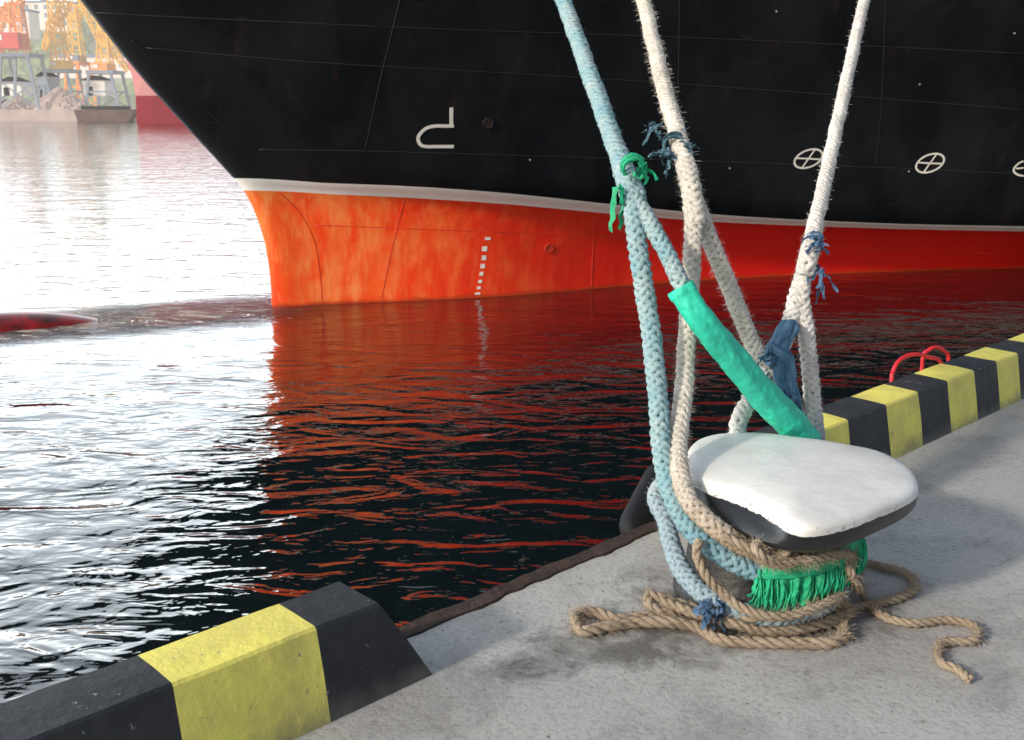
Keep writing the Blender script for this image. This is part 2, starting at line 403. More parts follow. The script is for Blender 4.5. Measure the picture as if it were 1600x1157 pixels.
for q in range(420):
    u_ = random.uniform(.4,5.5); n_ = random.uniform(.2,2.04) if q % 3 else random.uniform(1.85,2.25)
    if n_ > 2.04 and not 1.75 < u_ < 3.1: continue
    c = Q(u_, n_, 0); s_ = random.uniform(.0015,.0048)
    c2 = c+Vector((0,0,s_*1.1)); a_ = random.uniform(0,6)
    base = [c+Vector((math.cos(a_+k*1.57)*s_*random.uniform(.7,1.3),math.sin(a_+k*1.57)*s_,-.0005)) for k in range(4)]
    mb.add(base+[c2], [(0,1,4),(1,2,4),(2,3,4),(3,0,4)])
o = mb.build('grit', simple('dark_grit', (.16,.15,.14), .9, .6, 60)); o['kind'] = 'stuff'; o['label'] = 'loose grit and crumbs scattered on the concrete quay'; o['category'] = 'grit'
mb = MB(); us = [0.2+i*.03 for i in range(160)]; rows = []
for u in us:
    j = mnoise.noise(Vector((u*6,0,0)))*.016; k = mnoise.noise(Vector((u*17,3,0)))*.012+mnoise.noise(Vector((u*5,8,0)))*.014
    rows.append([Q(u,EDGE-.068+k,-.004),Q(u,EDGE-.062+k,.006+abs(k)*.3),Q(u,EDGE-.008+j,.010+k*.4),Q(u,EDGE+.006+j,-.002),Q(u,EDGE+.006+j,-.14)])
for a, b in zip(rows, rows[1:]):
    for i in range(4): mb.add([a[i],b[i],b[i+1],a[i+1]], [(0,1,2,3)])
o = mb.build('quay_edging', M['rust']); tag(o, 'rusty brown steel edging strip along the lip of the concrete quay', 'edging')
# ------------------------------------------------------------------ kerbs
def kerb(bounds, first, end_lo, end_hi, name, label):
    prof = [(2.055,0),(2.078,.12),(2.100,.236),(2.107,.244),(2.19,.248),(2.268,.250),(2.276,.244),(2.300,.12),(2.325,0)]
    mb = MB(); st = []
    for a, b in zip(bounds, bounds[1:]):
        k = max(1, int((b-a)/.035))
        for i in range(k): st.append(a+(b-a)*i/k)
    st.append(bounds[-1])
    def ring(u, slope, lo):
        r = []
        for n_, z in prof:
            uu = u + (slope*(1-z/.25) if slope else 0); q = Vector((uu*5, n_*9, z*9))
            d = mnoise.noise(q)*.003+mnoise.noise(q*4)*.0022
            r.append(Q(uu, n_+d, max(z+mnoise.noise(q+Vector((9,9,9)))*.0035-(.0 if z else .01), -.01)))
        return r
    R = [ring(u, (end_hi if i == len(st)-1 else (-end_lo if i == 0 else 0)), 0) for i, u in enumerate(st)]
    for i in range(len(st)-1):
        mid = (st[i]+st[i+1])/2; k = sum(1 for b in bounds[1:-1] if mid > b); mi = (first+k) % 2
        for j in range(len(prof)-1):
            mb.add([R[i][j],R[i][j+1],R[i+1][j+1],R[i+1][j]], [(3,2,1,0)], mi)
    mb.add(R[0], [tuple(range(len(prof)))], first)
    k = (first+len(bounds)-2) % 2; mb.add(R[-1], [tuple(range(len(prof)))[::-1]], k)
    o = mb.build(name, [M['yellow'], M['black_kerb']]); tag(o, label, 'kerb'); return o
kerb([-1.27,-.9,-.52,-.14,.24,.62,1.0,1.385,1.575], 0, 0, .15, 'quay_kerb', 'near yellow and black kerb with a black sloping end beside the gap')
b = [3.28,3.43,3.715,4.004,4.335,4.636,4.932,5.229,5.497,5.766]
while b[-1] < 40: b.append(b[-1]+.28)
kerb(b, 0, .13, 0, 'quay_kerb', 'long far yellow and black kerb receding behind the white topped bollard')
# ------------------------------------------------------------------ ship hull
def smooth_tab(tab, x):
    n = len(tab)
    if x <= tab[0][0]: return tab[0][1]
    if x >= tab[-1][0]: return tab[-1][1]
    for i in range(n-1):
        if x <= tab[i+1][0]:
            x0, y0 = tab[i]; x1, y1 = tab[i+1]; h = x1-x0; t = (x-x0)/h
            m0 = (tab[i+1][1]-tab[i-1][1])/(tab[i+1][0]-tab[i-1][0]) if i else (y1-y0)/h
            m1 = (tab[i+2][1]-tab[i][1])/(tab[i+2][0]-tab[i][0]) if i < n-2 else (y1-y0)/h
            return (2*t**3-3*t*t+1)*y0+(t**3-2*t*t+t)*h*m0+(-2*t**3+3*t*t)*y1+(t**3-t*t)*h*m1
WLt = [(425,478),(500,475),(600,471),(750,464),(850,457),(1000,444),(1200,431),(1400,423),(1600,418)]
SBt = [(382,298),(500,303),(650,310),(800,320),(950,334),(1100,346),(1200,351),(1400,358),(1600,362)]
STt = [(366,279),(500,286),(650,292),(800,303),(950,319),(1100,334),(1200,341),(1400,350),(1600,354)]
stem = [(-200,-30),(-95,55),(0,130),(110,215),(205,300),(277,366),(298,382),(320,394),(345,404),(375,413),(400,418),(440,423),(478,425)]
TOPY = -200
def ycurve(h, px):
    if h <= 0: f = h+1; return smooth_tab(WLt, px)*(1-f)+smooth_tab(SBt, px)*f
    if h <= 1: return smooth_tab(SBt, px)*(1-h)+smooth_tab(STt, px)*h
    f = h-1; return smooth_tab(STt, px)*(1-f)+TOPY*f
def stem_y(h):
    if h <= 0: return 478+(298-478)*(h+1)
    if h <= 1: return 298-19*h
    return 279+(TOPY-279)*(h-1)
Dw = []
for px, py in WLt:
    p = PZ(px, py, WATER); Dw.append(((px-425)/1175, p.y-p.x))
Dw[0] = (0, 23.5)
hs = [-1,-.88,-.75,-.6,-.45,-.3,-.15,0,.5,1,1.06,1.13,1.2,1.3,1.4,1.5,1.6,1.7,1.8,1.9,2.0]
ss = [0,.004,.01,.02,.035,.055,.08,.11,.15]+[.2+.05*i for i in range(17)]
G = []
for h in hs:
    sy = stem_y(h); sx_ = smooth_tab(stem, sy); row = []
    hf = (h+1)/3
    for s in ss:
        px = sx_+(1600-sx_)*s; py = ycurve(h, px) if s > 0 else sy
        k = min(1, s/.1); py = py*k + sy*(1-k) if s < .1 else py
        d = ray(px, py); D = smooth_tab(Dw, s)
        D -= 1.9*(hf**1.5)*(s**.55)
        if s > 0: D -= .10*min(1, (s/.02))**.5
        t = D/(d.y-d.x); row.append(Vector((0,0,EYE))+d*t)
    G.append(row)
for k in (1,2,3,4): G.append([G[-1][i]+(G[20][i]-G[19][i])*1.9 for i in range(len(ss))])
G.insert(0, [Vector((p.x+.15,p.y+.15,WATER-1.5)) for p in G[0]])
aft = Vector((.705,.709,0))
for r in G:
    e = r[-1].copy(); e0 = r[-2].copy(); tn = (e-e0).normalized()
    q = e; acc = []
    for L, f in ((1.5,.75),(2.5,.5),(4,.25),(8,0),(15,0),(30,0),(30,0)):
        d = tn.lerp(aft, 1-f).normalized(); d.z = 0; q = q+d*L; acc.append(q.copy())
    r += acc
nc = len(G[0]); nr = len(G)
mat_of = []
for i in range(nr-1):
    h0 = ([-9]+hs+[9]*9)[i]
    mat_of.append(0 if h0 < 0 else (1 if h0 < 1 else 2))
ship = thing('cargo_ship', 'large black hulled ship with orange red underside and raked bow beyond the ropes', 'ship', (-4.3,19.2,WATER))
mb = MB(); vs = []; fs = []
for r in G: vs += r
off = len(vs)
for r in G:
    for p in r:
        d = 23.5-(p.y-p.x); vs.append(Vector((p.x-d, p.y+d, p.z)))
mb.v = vs
for i in range(nr-1):
    for j in range(nc-1):
        a = i*nc+j; mb.f.append((a, a+1, a+nc+1, a+nc)); mb.m.append(mat_of[i])
        mb.f.append((off+a, off+a+nc, off+a+nc+1, off+a+1)); mb.m.append(mat_of[i])
i = nr-1
for j in range(nc-1):
    a = i*nc+j; mb.f.append((a, a+1, off+a+1, off+a)); mb.m.append(2)
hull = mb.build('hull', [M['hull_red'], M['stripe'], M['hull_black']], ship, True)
bvh = BVHTree.FromPolygons([tuple(v) for v in mb.v], mb.f)
def hit(px, py):
    d = ray(px, py).normalized(); r = bvh.ray_cast(Vector((0,0,EYE)), d)
    if r[0] is None: return None
    n = r[1]; n = -n if n.dot(d) > 0 else n
    return r[0], n
def ribbon(mb, pts, w, lift=.008, dens=6, closed=False):
    P = catmull([Vector((x,y,0)) for x, y in pts], dens, closed)
    if closed: P.append(P[0])
    H = [hit(p.x, p.y) for p in P]; H = [h for h in H if h]
    vs = []
    for i, (p, n) in enumerate(H):
        T = (H[min(i+1,len(H)-1)][0]-H[max(i-1,0)][0]).normalized(); sd_ = n.cross(T).normalized()
        vs += [p+n*lift-sd_*w/2, p+n*lift+sd_*w/2]
    mb.add(vs, [(2*i,2*i+1,2*i+3,2*i+2) for i in range(len(H)-1)])
def seam(mb, pts, r=.012):
    P = catmull([Vector((x,y,0)) for x, y in pts], 10); H = [hit(p.x, p.y) for p in P]; H = [h[0]+h[1]*r*.2 for h in H if h]
    if len(H) > 2: mb.tube(H, r, 5)
mb = MB(); ribbon(mb, [(705,168),(705,182),(705,197)], .065, dens=4)
ribbon(mb, [(709,197),(695,197),(680,197),(667,200),(657,208),(653,217),(657,226),(666,229),(680,229),(695,229),(709,229)], .06, dens=5)
mb.build('bulbous_bow_mark', M['white_paint'], ship)
for cx, cy in ((1263,248),(1453,255),(1606,262)):
    mb = MB(); ring = []
    for i in range(12):
        a = i*math.pi/6; ex, ey = 23*math.cos(a), 13*math.sin(a); tl = math.radians(-22)
        ring.append((cx+ex*math.cos(tl)-ey*math.sin(tl), cy+ex*math.sin(tl)+ey*math.cos(tl)))
    if cx < 1600:
        ribbon(mb, ring, .038, closed=True, dens=4)
        ribbon(mb, [(cx-10,cy+14),(cx,cy),(cx+10,cy-14)], .032, .009, 3); ribbon(mb, [(cx-19,cy-1),(cx,cy),(cx+19,cy+1)], .032, .01, 3)
    else:
        ribbon(mb, [(1599,252),(1592,255),(1585,262),(1584,268),(1590,273),(1599,275)], .038, dens=4); ribbon(mb, [(1587,263),(1593,263),(1599,262)], .032, .01, 3)
    mb.build('thruster_mark', M['white_paint'], ship)
for i, (x, y, wd, ht) in enumerate([(762,373,9,5),(757,389,8,9),(756,403,7,9),(754,416,7,8),(752,428,6,7),(750,440,6,6),(748,450,6,5),(746,459,8,4)]):
    mb = MB(); ribbon(mb, [(x-wd/2,y),(x,y),(x+wd/2,y-.3)], ht*.0105, dens=2); mb.build('draft_mark', M['white_paint'], ship)
for pts in ([(404,234),(560,236),(700,240),(1000,249),(1300,259),(1600,272)],
            [(228,75),(500,98),(800,115),(1100,134),(1400,156),(1600,172)],
            [(150,20),(300,28),(700,46),(1100,60),(1600,84)],
            [(205,62),(262,120),(330,180),(395,240),(436,279)],
            [(640,-60),(600,100),(570,236)],[(1062,-60),(1060,120),(1056,320)],
            [(1385,-60),(1378,150),(1368,260)]):
    mb = MB(); seam(mb, pts, .0065); mb.build('weld_seam', M['seam'], ship, True)
for pts in ([(438,302),(470,335),(492,380),(500,430),(503,468)],[(492,352),(700,360),(1000,372),(1300,386),(1600,398)],[(632,312),(612,390),(596,466)],[(930,338),(926,400),(924,448)]):
    mb = MB(); seam(mb, pts, .007); mb.build('weld_seam', M['seam_red'], ship, True)
for x, y, r in ((762,192,9),(857,388,8)):
    p, n = hit(x, y); mb = MB(); ring = []
    X = n.cross(Vector((0,0,1))).normalized(); Y = n.cross(X)
    circ = [p+n*.02+(X*math.cos(a)+Y*math.sin(a))*r*.010 for a in [i*math.pi/8 for i in range(17)]]
    mb.tube(circ, .010, 6, cap=False); mb.add(circ[:16], [tuple(range(16))])
    mb.build('hull_socket', M['socket'] if y < 300 else M['seam_red'], ship)
for x, y in ((1213,18),(1437,132),(1140,263),(1420,268),(1585,52),(828,250)):
    p, n = hit(x, y); mb = MB(); mb.tube([p, p+n*.02], .016, 6); mb.build('rivet', M['grey_paint'], ship)
# bulbous bow breaking the surface
mb = MB(); A = Vector((-4.1,19.4,0)); B = Vector((-11.0,16.2,0)); pts = []; rr = []
for i in range(61):
    f = i/60; p = A.lerp(B, f); pk = math.exp(-((f-.74)/.385)**4)
    p.z = WATER-1.05+.56*pk; pts.append(p); rr.append(.72*math.sqrt(max(0.0005, 1-max(0,(f-.74)/.26)**2))*(.82+.18*pk))
tot_ = (A-B).length
mb.tube(pts, lambda L, a: rr[min(60, int(round(L/tot_*60)))], 32)
mb.build('bulbous_bow', M['bulb'], ship, True)
# ------------------------------------------------------------------ bollard
BC = Vector((.75,3.2,0))
def cyl(deg, r, z): a = math.radians(deg); return Vector((BC.x+r*math.cos(a), BC.y+r*math.sin(a), z))
bol = thing('mooring_bollard', 'cast iron mooring bollard with white painted lopsided cap holding the ropes', 'bollard', BC)
CZ = .42
outl = [(1073,722),(1080,700),(1108,685),(1170,681),(1250,688),(1325,700),(1385,714),(1422,738),(1434,760),(1425,776),(1385,795),(1330,816),(1275,830),(1238,825),(1203,797),(1156,774),(1110,762),(1080,748)]
lowl = [(1078,756),(1085,736),(1112,718),(1172,714),(1250,720),(1322,733),(1380,748),(1416,769),(1431,789),(1421,807),(1384,828),(1332,850),(1280,862),(1235,862),(1193,852),(1146,829),(1102,801),(1082,776)]
cu = catmull([PZ(x, y, CZ-.008) for x, y in outl], 5, True); cl2 = catmull([PZ(x, y, .342) for x, y in lowl], 5, True)
ctr = sum(cu, Vector())/len(cu); nC = len(cu)
prof = [(.12,.026),(.3,.025),(.5,.0235),(.68,.020),(.82,.016),(.91,.012),(.96,.008),(.985,.003)]
rim = [(.0,-.005,1.0),(.04,-.011,1.003),(.3,-.028,1.006),(.6,-.048,1.006),(.9,-.066,1.0),(1,-.078,.98),(1,-.090,.93),(1,-.100,.85),(1,-.106,.74)]
mb = MB(); mb.v.append(ctr+Vector((0,0,.008+.026)))
for f, dz in prof:
    for p in cu:
        q = ctr+(p-ctr)*f; q.z = CZ+dz+mnoise.noise(q*7)*.003; mb.v.append(q)
for g_, dz, sc_ in rim:
    for p, pl_ in zip(cu, cl2):
        q = p.lerp(pl_, g_); q = ctr+(q-ctr)*sc_; q.z = CZ+dz+mnoise.noise(q*7)*.003; mb.v.append(q)
nR = len(prof)+len(rim)
for j in range(nC): mb.f.append((0, 1+j, 1+(j+1)%nC)); mb.m.append(0)
for i in range(nR-1):
    for j in range(nC):
        a = 1+i*nC+j; b_ = 1+i*nC+(j+1)%nC; mb.f.append((a, a+nC, b_+nC, b_)); mb.m.append(0)
mb.f.append(tuple(1+(nR-1)*nC+j for j in range(nC))); mb.m.append(0)
mb.build('cap', M['cap'], bol, True)
mb = MB(); pr = [(.235,-.01),(.235,.03),(.215,.05),(.20,.10),(.185,.2),(.175,.3),(.175,.36)]; K = 48
for r, z in pr:
    for j in range(K): a = 2*math.pi*j/K; mb.v.append(Vector((BC.x+r*math.cos(a), BC.y+r*math.sin(a), z)))
for i in range(len(pr)-1):
    for j in range(K): mb.f.append((i*K+j, i*K+(j+1)%K, (i+1)*K+(j+1)%K, (i+1)*K+j)); mb.m.append(0)
mb.build('column', M['iron'], bol, True)
# ------------------------------------------------------------------ mooring ropes
def to_hull(p, q):
    d = (q-p).normalized(); r = bvh.ray_cast(q, d)
    return r[0] if r[0] is not None else q+d*12
def standing(junction, top):
    e = to_hull(junction, top); out = [junction, junction.lerp(top, .33), junction.lerp(top, .66), top]
    for k in range(1, 6): out.append(top.lerp(e, k/5))
    return out
def rag(mb, c, n, L, wd, down=.4):
    for _ in range(n):
        d = Vector((random.uniform(-1,1), random.uniform(-1,.6), random.uniform(-1,1)-down)).normalized()
        p = c+Vector([random.uniform(-.018,.018) for _ in range(3)]); side = d.cross(Vector([random.uniform(-1,1) for _ in range(3)])).normalized()
        l = L*random.uniform(.5,1.2); w_ = wd*random.uniform(.6,1.2); vs = []; k = 8
        for i in range(k):
            f = i/(k-1); bend = Vector((random.uniform(-1,1),random.uniform(-1,1),random.uniform(-1,1)))*.006+Vector((0,0,-1))*f*f*l*.5
            c_ = p+d*l*f+bend; s2 = (side+Vector([random.uniform(-.5,.5) for _ in range(3)])).normalized(); m_ = w_*(1-.35*f)
            nrm = d.cross(side)*m_*.25*math.sin(i*2.1)
            vs += [c_-s2*m_/2, c_+nrm, c_+s2*m_/2]
        fs = []
        for i in range(k-1): fs += [(3*i,3*i+1,3*i+4,3*i+3),(3*i+1,3*i+2,3*i+5,3*i+4)]
        mb.add(vs, fs)
def knot(mb, c, axis, R, r, turns=2.2):
    axis = axis.normalized(); X = axis.orthogonal().normalized(); Y = axis.cross(X); P = []
    for i in range(int(turns*14)):
        a = i*2*math.pi/14; P.append(c+axis*(i/(turns*14)-.5)*R*1.7+(X*math.cos(a)+Y*math.sin(a))*(R+r*.4+.004*random.random()))
    mb.tube(P, lambda L, a: r*(1+.35*math.sin(a*2+L*60)), 7)
# --- teal rope
JA = PY(992,312,3.46)
ra = thing('mooring_rope', 'thick teal blue mooring rope, left of the three, one leg in a green sleeve', 'rope', JA)
topA = PY(880,0,4.9)
rope_mesh(standing(JA, topA), lambda f: .037 if f > .02 else .037+.010*(1-f/.02), fuzz=900).build('standing_line', M['rope_teal'], ra, True)
legA = [PY(980,285,3.50),PY(990,340,3.42),PY(1003,430,3.36),PY(1018,520,3.30),PY(1027,610,3.22),PY(1034,690,3.14),PY(1046,765,3.05),PY(1078,824,2.98),PY(1125,866,2.92),PY(1175,890,2.90),PY(1240,904,2.92),
        cyl(318,.265,.165),cyl(350,.26,.18),cyl(25,.27,.22),cyl(50,.40,.30),PY(1268,715,3.66),PY(1262,690,3.62)]
rope_mesh(legA, .0355, fuzz=1600).build('eye_leg', M['rope_teal'], ra, True)
rope_mesh([PY(985,300,3.47),PY(1012,345,3.40),PY(1040,395,3.33),PY(1062,440,3.29),PY(1085,480,3.29)], .031, fuzz=300).build('eye_leg', M['rope_teal'], ra, True)
sp_ = catmull([PY(1064,448,3.28),PY(1096,500,3.27),PY(1150,568,3.36),PY(1205,630,3.48),PY(1238,664,3.56),PY(1262,692,3.62)], 14)
Ls = sum((a-b).length for a, b in zip(sp_, sp_[1:]))
def slr(L, a):
    f = L/Ls; base = .037+.012*min(1,f*1.3)
    fold = .0018*math.sin(3*a+L*7)+.0012*math.sin(5*a-L*12)+.0014*math.sin(L*60+2*math.sin(a))*(1 if f > .6 else .4)
    fold += .003*mnoise.noise(Vector((math.cos(a)*1.5, math.sin(a)*1.5, L*12)))+.0022*mnoise.noise(Vector((math.cos(a)*3, math.sin(a)*3, L*40)))
    return base*(1+.10*math.cos(2*a+1))+fold+(.003 if f < .03 else 0)
mb = MB(); mb.tube(resample(sp_, lambda p: .005), slr, 40); mb.build('chafe_sleeve', M['sleeve'], ra, True)
mb = MB(); knot(mb, PY(990,262,3.53), topA-JA, .031, .007); rag(mb, PY(1005,258,3.47), 8, .045, .02); rag(mb, PY(965,300,3.44), 4, .08, .022, 2.0)
mb.build('rag_tie', M['net'], ra, True)
# --- white rope in the middle
JB = PY(1082,318,3.54)
rb = thing('mooring_rope', 'middle off white mooring rope with frayed dark rags, browned where it wraps the bollard', 'rope', JB)
topB = PY(1005,0,5.1)
rope_mesh([PY(1088,350,3.5)]+[PY(1072,262,3.62), PY(1045,165,4.0), PY(1025,85,4.5), topB]+[topB.lerp(to_hull(PY(1045,165,4.0), topB), k/5) for k in range(1,6)], lambda f: .034 if f > .03 else .034+.007*(1-f/.03), fuzz=2200, fuzzlen=.024).build('standing_line', M['rope_white'], rb, True)
legB = [PY(1074,270,3.62),PY(1084,330,3.52),PY(1082,400,3.46),PY(1076,490,3.42),PY(1070,580,3.33),PY(1064,650,3.22),PY(1060,710,3.11),PY(1070,768,2.99),PY(1100,810,2.91),PY(1145,844,2.86),PY(1195,868,2.85),PY(1240,876,2.88),
        cyl(305,.29,.235),cyl(335,.27,.24),cyl(10,.26,.27),cyl(45,.36,.30),PY(1245,700,3.72),PY(1262,680,3.74),PY(1225,610,3.70),PY(1180,545,3.64),PY(1140,450,3.58),PY(1108,370,3.54),PY(1084,310,3.57)]
rope_mesh(legB, .0330, fuzz=5600, fuzzlen=.020).build('eye_loop', M['rope_white'], rb, True)
mb = MB(); knot(mb, PY(1052,225,3.72), topB-JB, .027, .006); rag(mb, PY(1022,200,3.7), 12, .045, .014, 0); rag(mb, PY(1040,240,3.66), 14, .05, .016, 0); rag(mb, PY(1075,232,3.66), 6, .04, .012, 0)
mb.build('rag_tie', M['darkrag'], rb, True)
# --- white rope on the right
JC = PY(1262,398,3.74)
rc = thing('mooring_rope', 'right hand off white mooring rope with blue cloth on its eye', 'rope', JC)
topC = PY(1350,0,5.9)
rope_mesh([PY(1258,425,3.72)]+standing(PY(1268,380,3.78), topC), lambda f: .0305 if f > .02 else .0305+.008*(1-f/.02), fuzz=1200, fuzzlen=.018).build('standing_line', M['rope_pale'], rc, True)
legC = [PY(1272,372,3.8),PY(1258,420,3.74),PY(1252,470,3.72),PY(1262,540,3.72),PY(1268,610,3.72),PY(1276,685,3.70),PY(1272,720,3.66),cyl(42,.38,.26),cyl(15,.29,.15),cyl(345,.285,.09),cyl(315,.285,.06),cyl(285,.285,.05),cyl(258,.285,.055),cyl(235,.275,.075),cyl(212,.262,.11),cyl(192,.255,.16),cyl(174,.262,.22),cyl(155,.30,.30),
        PY(1142,690,3.52),PY(1155,655,3.55),PY(1185,602,3.62),PY(1220,545,3.68),PY(1240,480,3.72),PY(1256,425,3.74),PY(1270,375,3.8)]
rope_mesh(legC, .0340, fuzz=4200, fuzzlen=.017).build('eye_loop', M['rope_pale'], rc, True)
mb = MB(); knot(mb, PY(1270,380,3.78), topC-JC, .027, .006); rag(mb, PY(1274,380,3.72), 14, .05, .015, 0); rag(mb, PY(1284,415,3.72), 7, .07, .022, 1.4)
mb.build('rag_tie', M['bluerag'], rc, True)
mb = MB()
def wrapc(path, r0, seed, amp):
    cl = resample(catmull(path, 14), lambda p: .004); Lc = sum((a-b).length for a, b in zip(cl, cl[1:]))
    def clr(L, a):
        f = L/Lc; env = min(1, f*6)*min(1, (1-f)*7)
        v = mnoise.noise(Vector((math.cos(a)*1.1+seed, math.sin(a)*1.1, L*9))); v2 = 1-abs(mnoise.noise(Vector((math.cos(a)*1.8, math.sin(a)*1.8+seed, L*13+a*.8))))*2
        return max(.006, r0*(.35+.65*env)*(1+amp*v+amp*.7*(v2-.5)))
    mb.tube(cl, clr, 48)
wrapc([PY(1240,503,3.68),PY(1228,525,3.64),PY(1212,550,3.62),PY(1200,566,3.60)], .033, 1, .40)
wrapc([PY(1198,540,3.63),PY(1218,553,3.60),PY(1236,568,3.62)], .022, 5, .45)
wrapc([PY(1226,545,3.61),PY(1230,575,3.60),PY(1233,605,3.60),PY(1242,645,3.62)], .025, 9, .5)
wrapc([PY(1216,560,3.59),PY(1216,590,3.58),PY(1226,630,3.60)], .019, 13, .5)
rag(mb, PY(1200,550,3.58), 6, .05, .035, .6); rag(mb, PY(1238,615,3.58), 4, .07, .035, 2)
mb.build('cloth_wrap', M['denim'], rc, True)
# ------------------------------------------------------------------ brown cords
def cord(label, path, R=.0155, fz=250):
    path = [path[0]]+[p+mnoise.noise_vector(p*23)*.006*(1 if p.z > .03 else 0)+Vector((mnoise.noise(p*31)*.014,mnoise.noise(p*37+Vector((5,5,5)))*.014,0)) for p in path[1:]]
    c0 = path[0]; mb = rope_mesh(path, R, 'twist', fuzz=fz, pitchk=6, fuzzlen=.026, m=12); o = mb.build('hemp_cord', M['cord'], None, True, at=c0)
    return tag(o, label, 'cord')
g = lambda x, y, z=.017: PZ(x, y, z)
cord('thick brown hemp cord looping out left of the bollard base and lying across its front', [g(1240,948,.07),g(1180,964,.06),g(1120,960,.03),g(1070,945,.04),g(1035,935,.045),g(1012,930,.04),g(1020,952,.03),g(1062,966),g(1020,962),g(965,968),g(925,956),g(900,963),g(904,984),g(932,984),g(985,972),g(1040,974,.025),g(1085,978),g(1130,1000),g(1180,1003),g(1250,1004),g(1300,1004),g(1322,986),g(1308,970),g(1280,960,.03),g(1235,968,.03)], .0180, 2400)
cord('brown hemp cord doubled over the bollard foot, behind the long looped cord', [g(1035,940,.05),g(1060,952,.05),g(1100,962,.05),g(1150,976,.035),g(1200,988,.02),g(1245,984,.02),g(1290,975,.03),g(1325,955,.04),g(1300,938,.08),g(1260,940,.09)], .0160, 1200)
cord('brown hemp cord running down the front of the bollard from under the cap', [PY(1092,845,2.90),PY(1088,870,2.86),PY(1105,902,2.84),PY(1128,926,2.83),PY(1160,952,2.80),PY(1215,962,2.79),PY(1270,952,2.82),PY(1320,928,2.92)], .0145, 600)
cord('brown cord tied in a tangle beneath the front of the cap', [PY(1130,838,2.82),PY(1175,858,2.79),PY(1205,874,2.77),PY(1228,866,2.77),PY(1215,854,2.78),PY(1188,848,2.78),PY(1182,866,2.75),PY(1218,880,2.76),PY(1262,874,2.80),PY(1310,864,2.88),PY(1330,872,2.94)], .0140, 1300)
cord('brown cord curling in a loop to the right of the bollard on the concrete', [PY(1322,862,2.98),PY(1316,885,2.97),PY(1330,890,3.0),g(1352,882,.03),g(1385,888),g(1418,896),g(1430,912),g(1415,930),g(1380,940),g(1345,950),g(1300,955,.03),g(1262,965,.045)], .0145, 500)
cord('long brown cord trailing off to the right with a bent frayed end', [PY(1325,880,2.93),PY(1330,900,2.9),g(1350,932,.03),g(1380,962),g(1425,974),g(1480,970),g(1520,975),g(1534,988),g(1518,1000),g(1482,1004),g(1464,1018),g(1474,1036),g(1500,1048),g(1518,1062)], .0135, 500)
# ------------------------------------------------------------------ green netting
mb = MB(); NA, NZ = 200, 40; vs = []
for i in range(NA):
    fa = i/(NA-1); deg = 262+66*fa
    for j in range(NZ):
        fz = j/(NZ-1); top = .225+.08*fa; bot = .125-.025*math.exp(-((fa-.30)/.16)**2)+.055*fa+.012*math.sin(fa*47)
        z = top+(bot-top)*fz
        fold = math.sin(fa*2*math.pi*11+.8*math.sin(fz*4+fa*5))       # vertical gathers
        pl = (.004+.012*fz)*fold+.004*mnoise.noise(Vector((fa*22,fz*9,2)))
        r = .322+pl+.034*math.sin(fz*math.pi*.8)*math.sin(min(1,fa*1.1+.1)*math.pi)
        vs.append(cyl(deg-5*fz+1.5*mnoise.noise(Vector((fz*6,fa*9,4))), r, z+.004*mnoise.noise(Vector((fa*20,fz*20,1)))))
mb.add(vs, [(i*NZ+j, (i+1)*NZ+j, (i+1)*NZ+j+1, i*NZ+j+1) for i in range(NA-1) for j in range(NZ-1)])
for q in range(130):     # fringe of strands hanging from the gather
    fa = random.uniform(0,1); dg = 262+66*fa; z0 = .225+.08*fa-random.uniform(.0,.05); z1 = .105+.06*fa-.02*math.exp(-((fa-.3)/.2)**2)+random.uniform(-.018,.02); lean = random.uniform(-7,2); bul = random.uniform(.018,.036); P = []
    for k in range(8):
        f = k/7; P.append(cyl(dg+lean*f+random.uniform(-.3,.3), .328+bul*math.sin(f*math.pi*.75)+.004*random.random(), z0+(z1-z0)*f))
    mb.tube(catmull(P, 2), lambda L, a: .0030*(1+.3*math.sin(a*2+L*50)), 4)
for q in range(10):
    z0 = .20+.05*(q/9); z1 = .26+.05*(q/9); P = []
    for k in range(12):
        f = k/11; P.append(cyl(263+random.uniform(-.5,.5)+64*f, .345+.016*math.sin(f*math.pi), z0+(z1-z0)*f-.010*math.sin(f*math.pi)))
    mb.tube(catmull(P, 3), lambda L, a: .0042*(1+.3*math.sin(a*2+L*50)), 5)
net = mb.build('netting_bundle', M['net'], None, True, at=cyl(300,.28,.1)); tag(net, 'bunched bright green netting tucked under the cap of the bollard', 'netting')
mb = MB(); rag(mb, cyl(240,.33,.08), 14, .05, .03, .6)
o = mb.build('cloth_rag', M['bluerag'], None, True, at=cyl(238,.3,.05)); tag(o, 'small scrap of blue cloth caught in the ropes at the foot of the bollard', 'rag')
# ------------------------------------------------------------------ rubber fender and ladder
fa_, fb_ = PY(968,826,3.84), PY(1026,716,4.25)
fen = thing('quay_fender', 'black rubber fender sticking up past the quay edge beside the teal rope', 'fender', fa_)
ax_ = (fb_-fa_).normalized(); side = ax_.cross(Vector((0,.75,.65))).normalized(); dd = ax_.cross(side).normalized()
if dd.z > 0: dd = -dd
n_ = 20; pts = []; mb = MB(); KF = 16
for i in range(n_):
    f = i/(n_-1); e_ = math.sqrt(max(.08, 1-abs(2*f-1)**8)); c = fa_.lerp(fb_, f)
    for k in range(KF):
        a = 2*math.pi*k/KF; cx, cy = math.cos(a), math.sin(a)
        pts.append(c+side*.046*e_*math.copysign(abs(cx)**.6,cx)+dd*(.075+.085*e_*math.copysign(abs(cy)**.6,cy)))
mb.add(pts, [(i*KF+k, i*KF+(k+1)%KF, (i+1)*KF+(k+1)%KF, (i+1)*KF+k) for i in range(n_-1) for k in range(KF)]+[tuple(range(KF))[::-1], tuple((n_-1)*KF+k for k in range(KF))])
mb.build('slab', M['rubber'], fen, True)
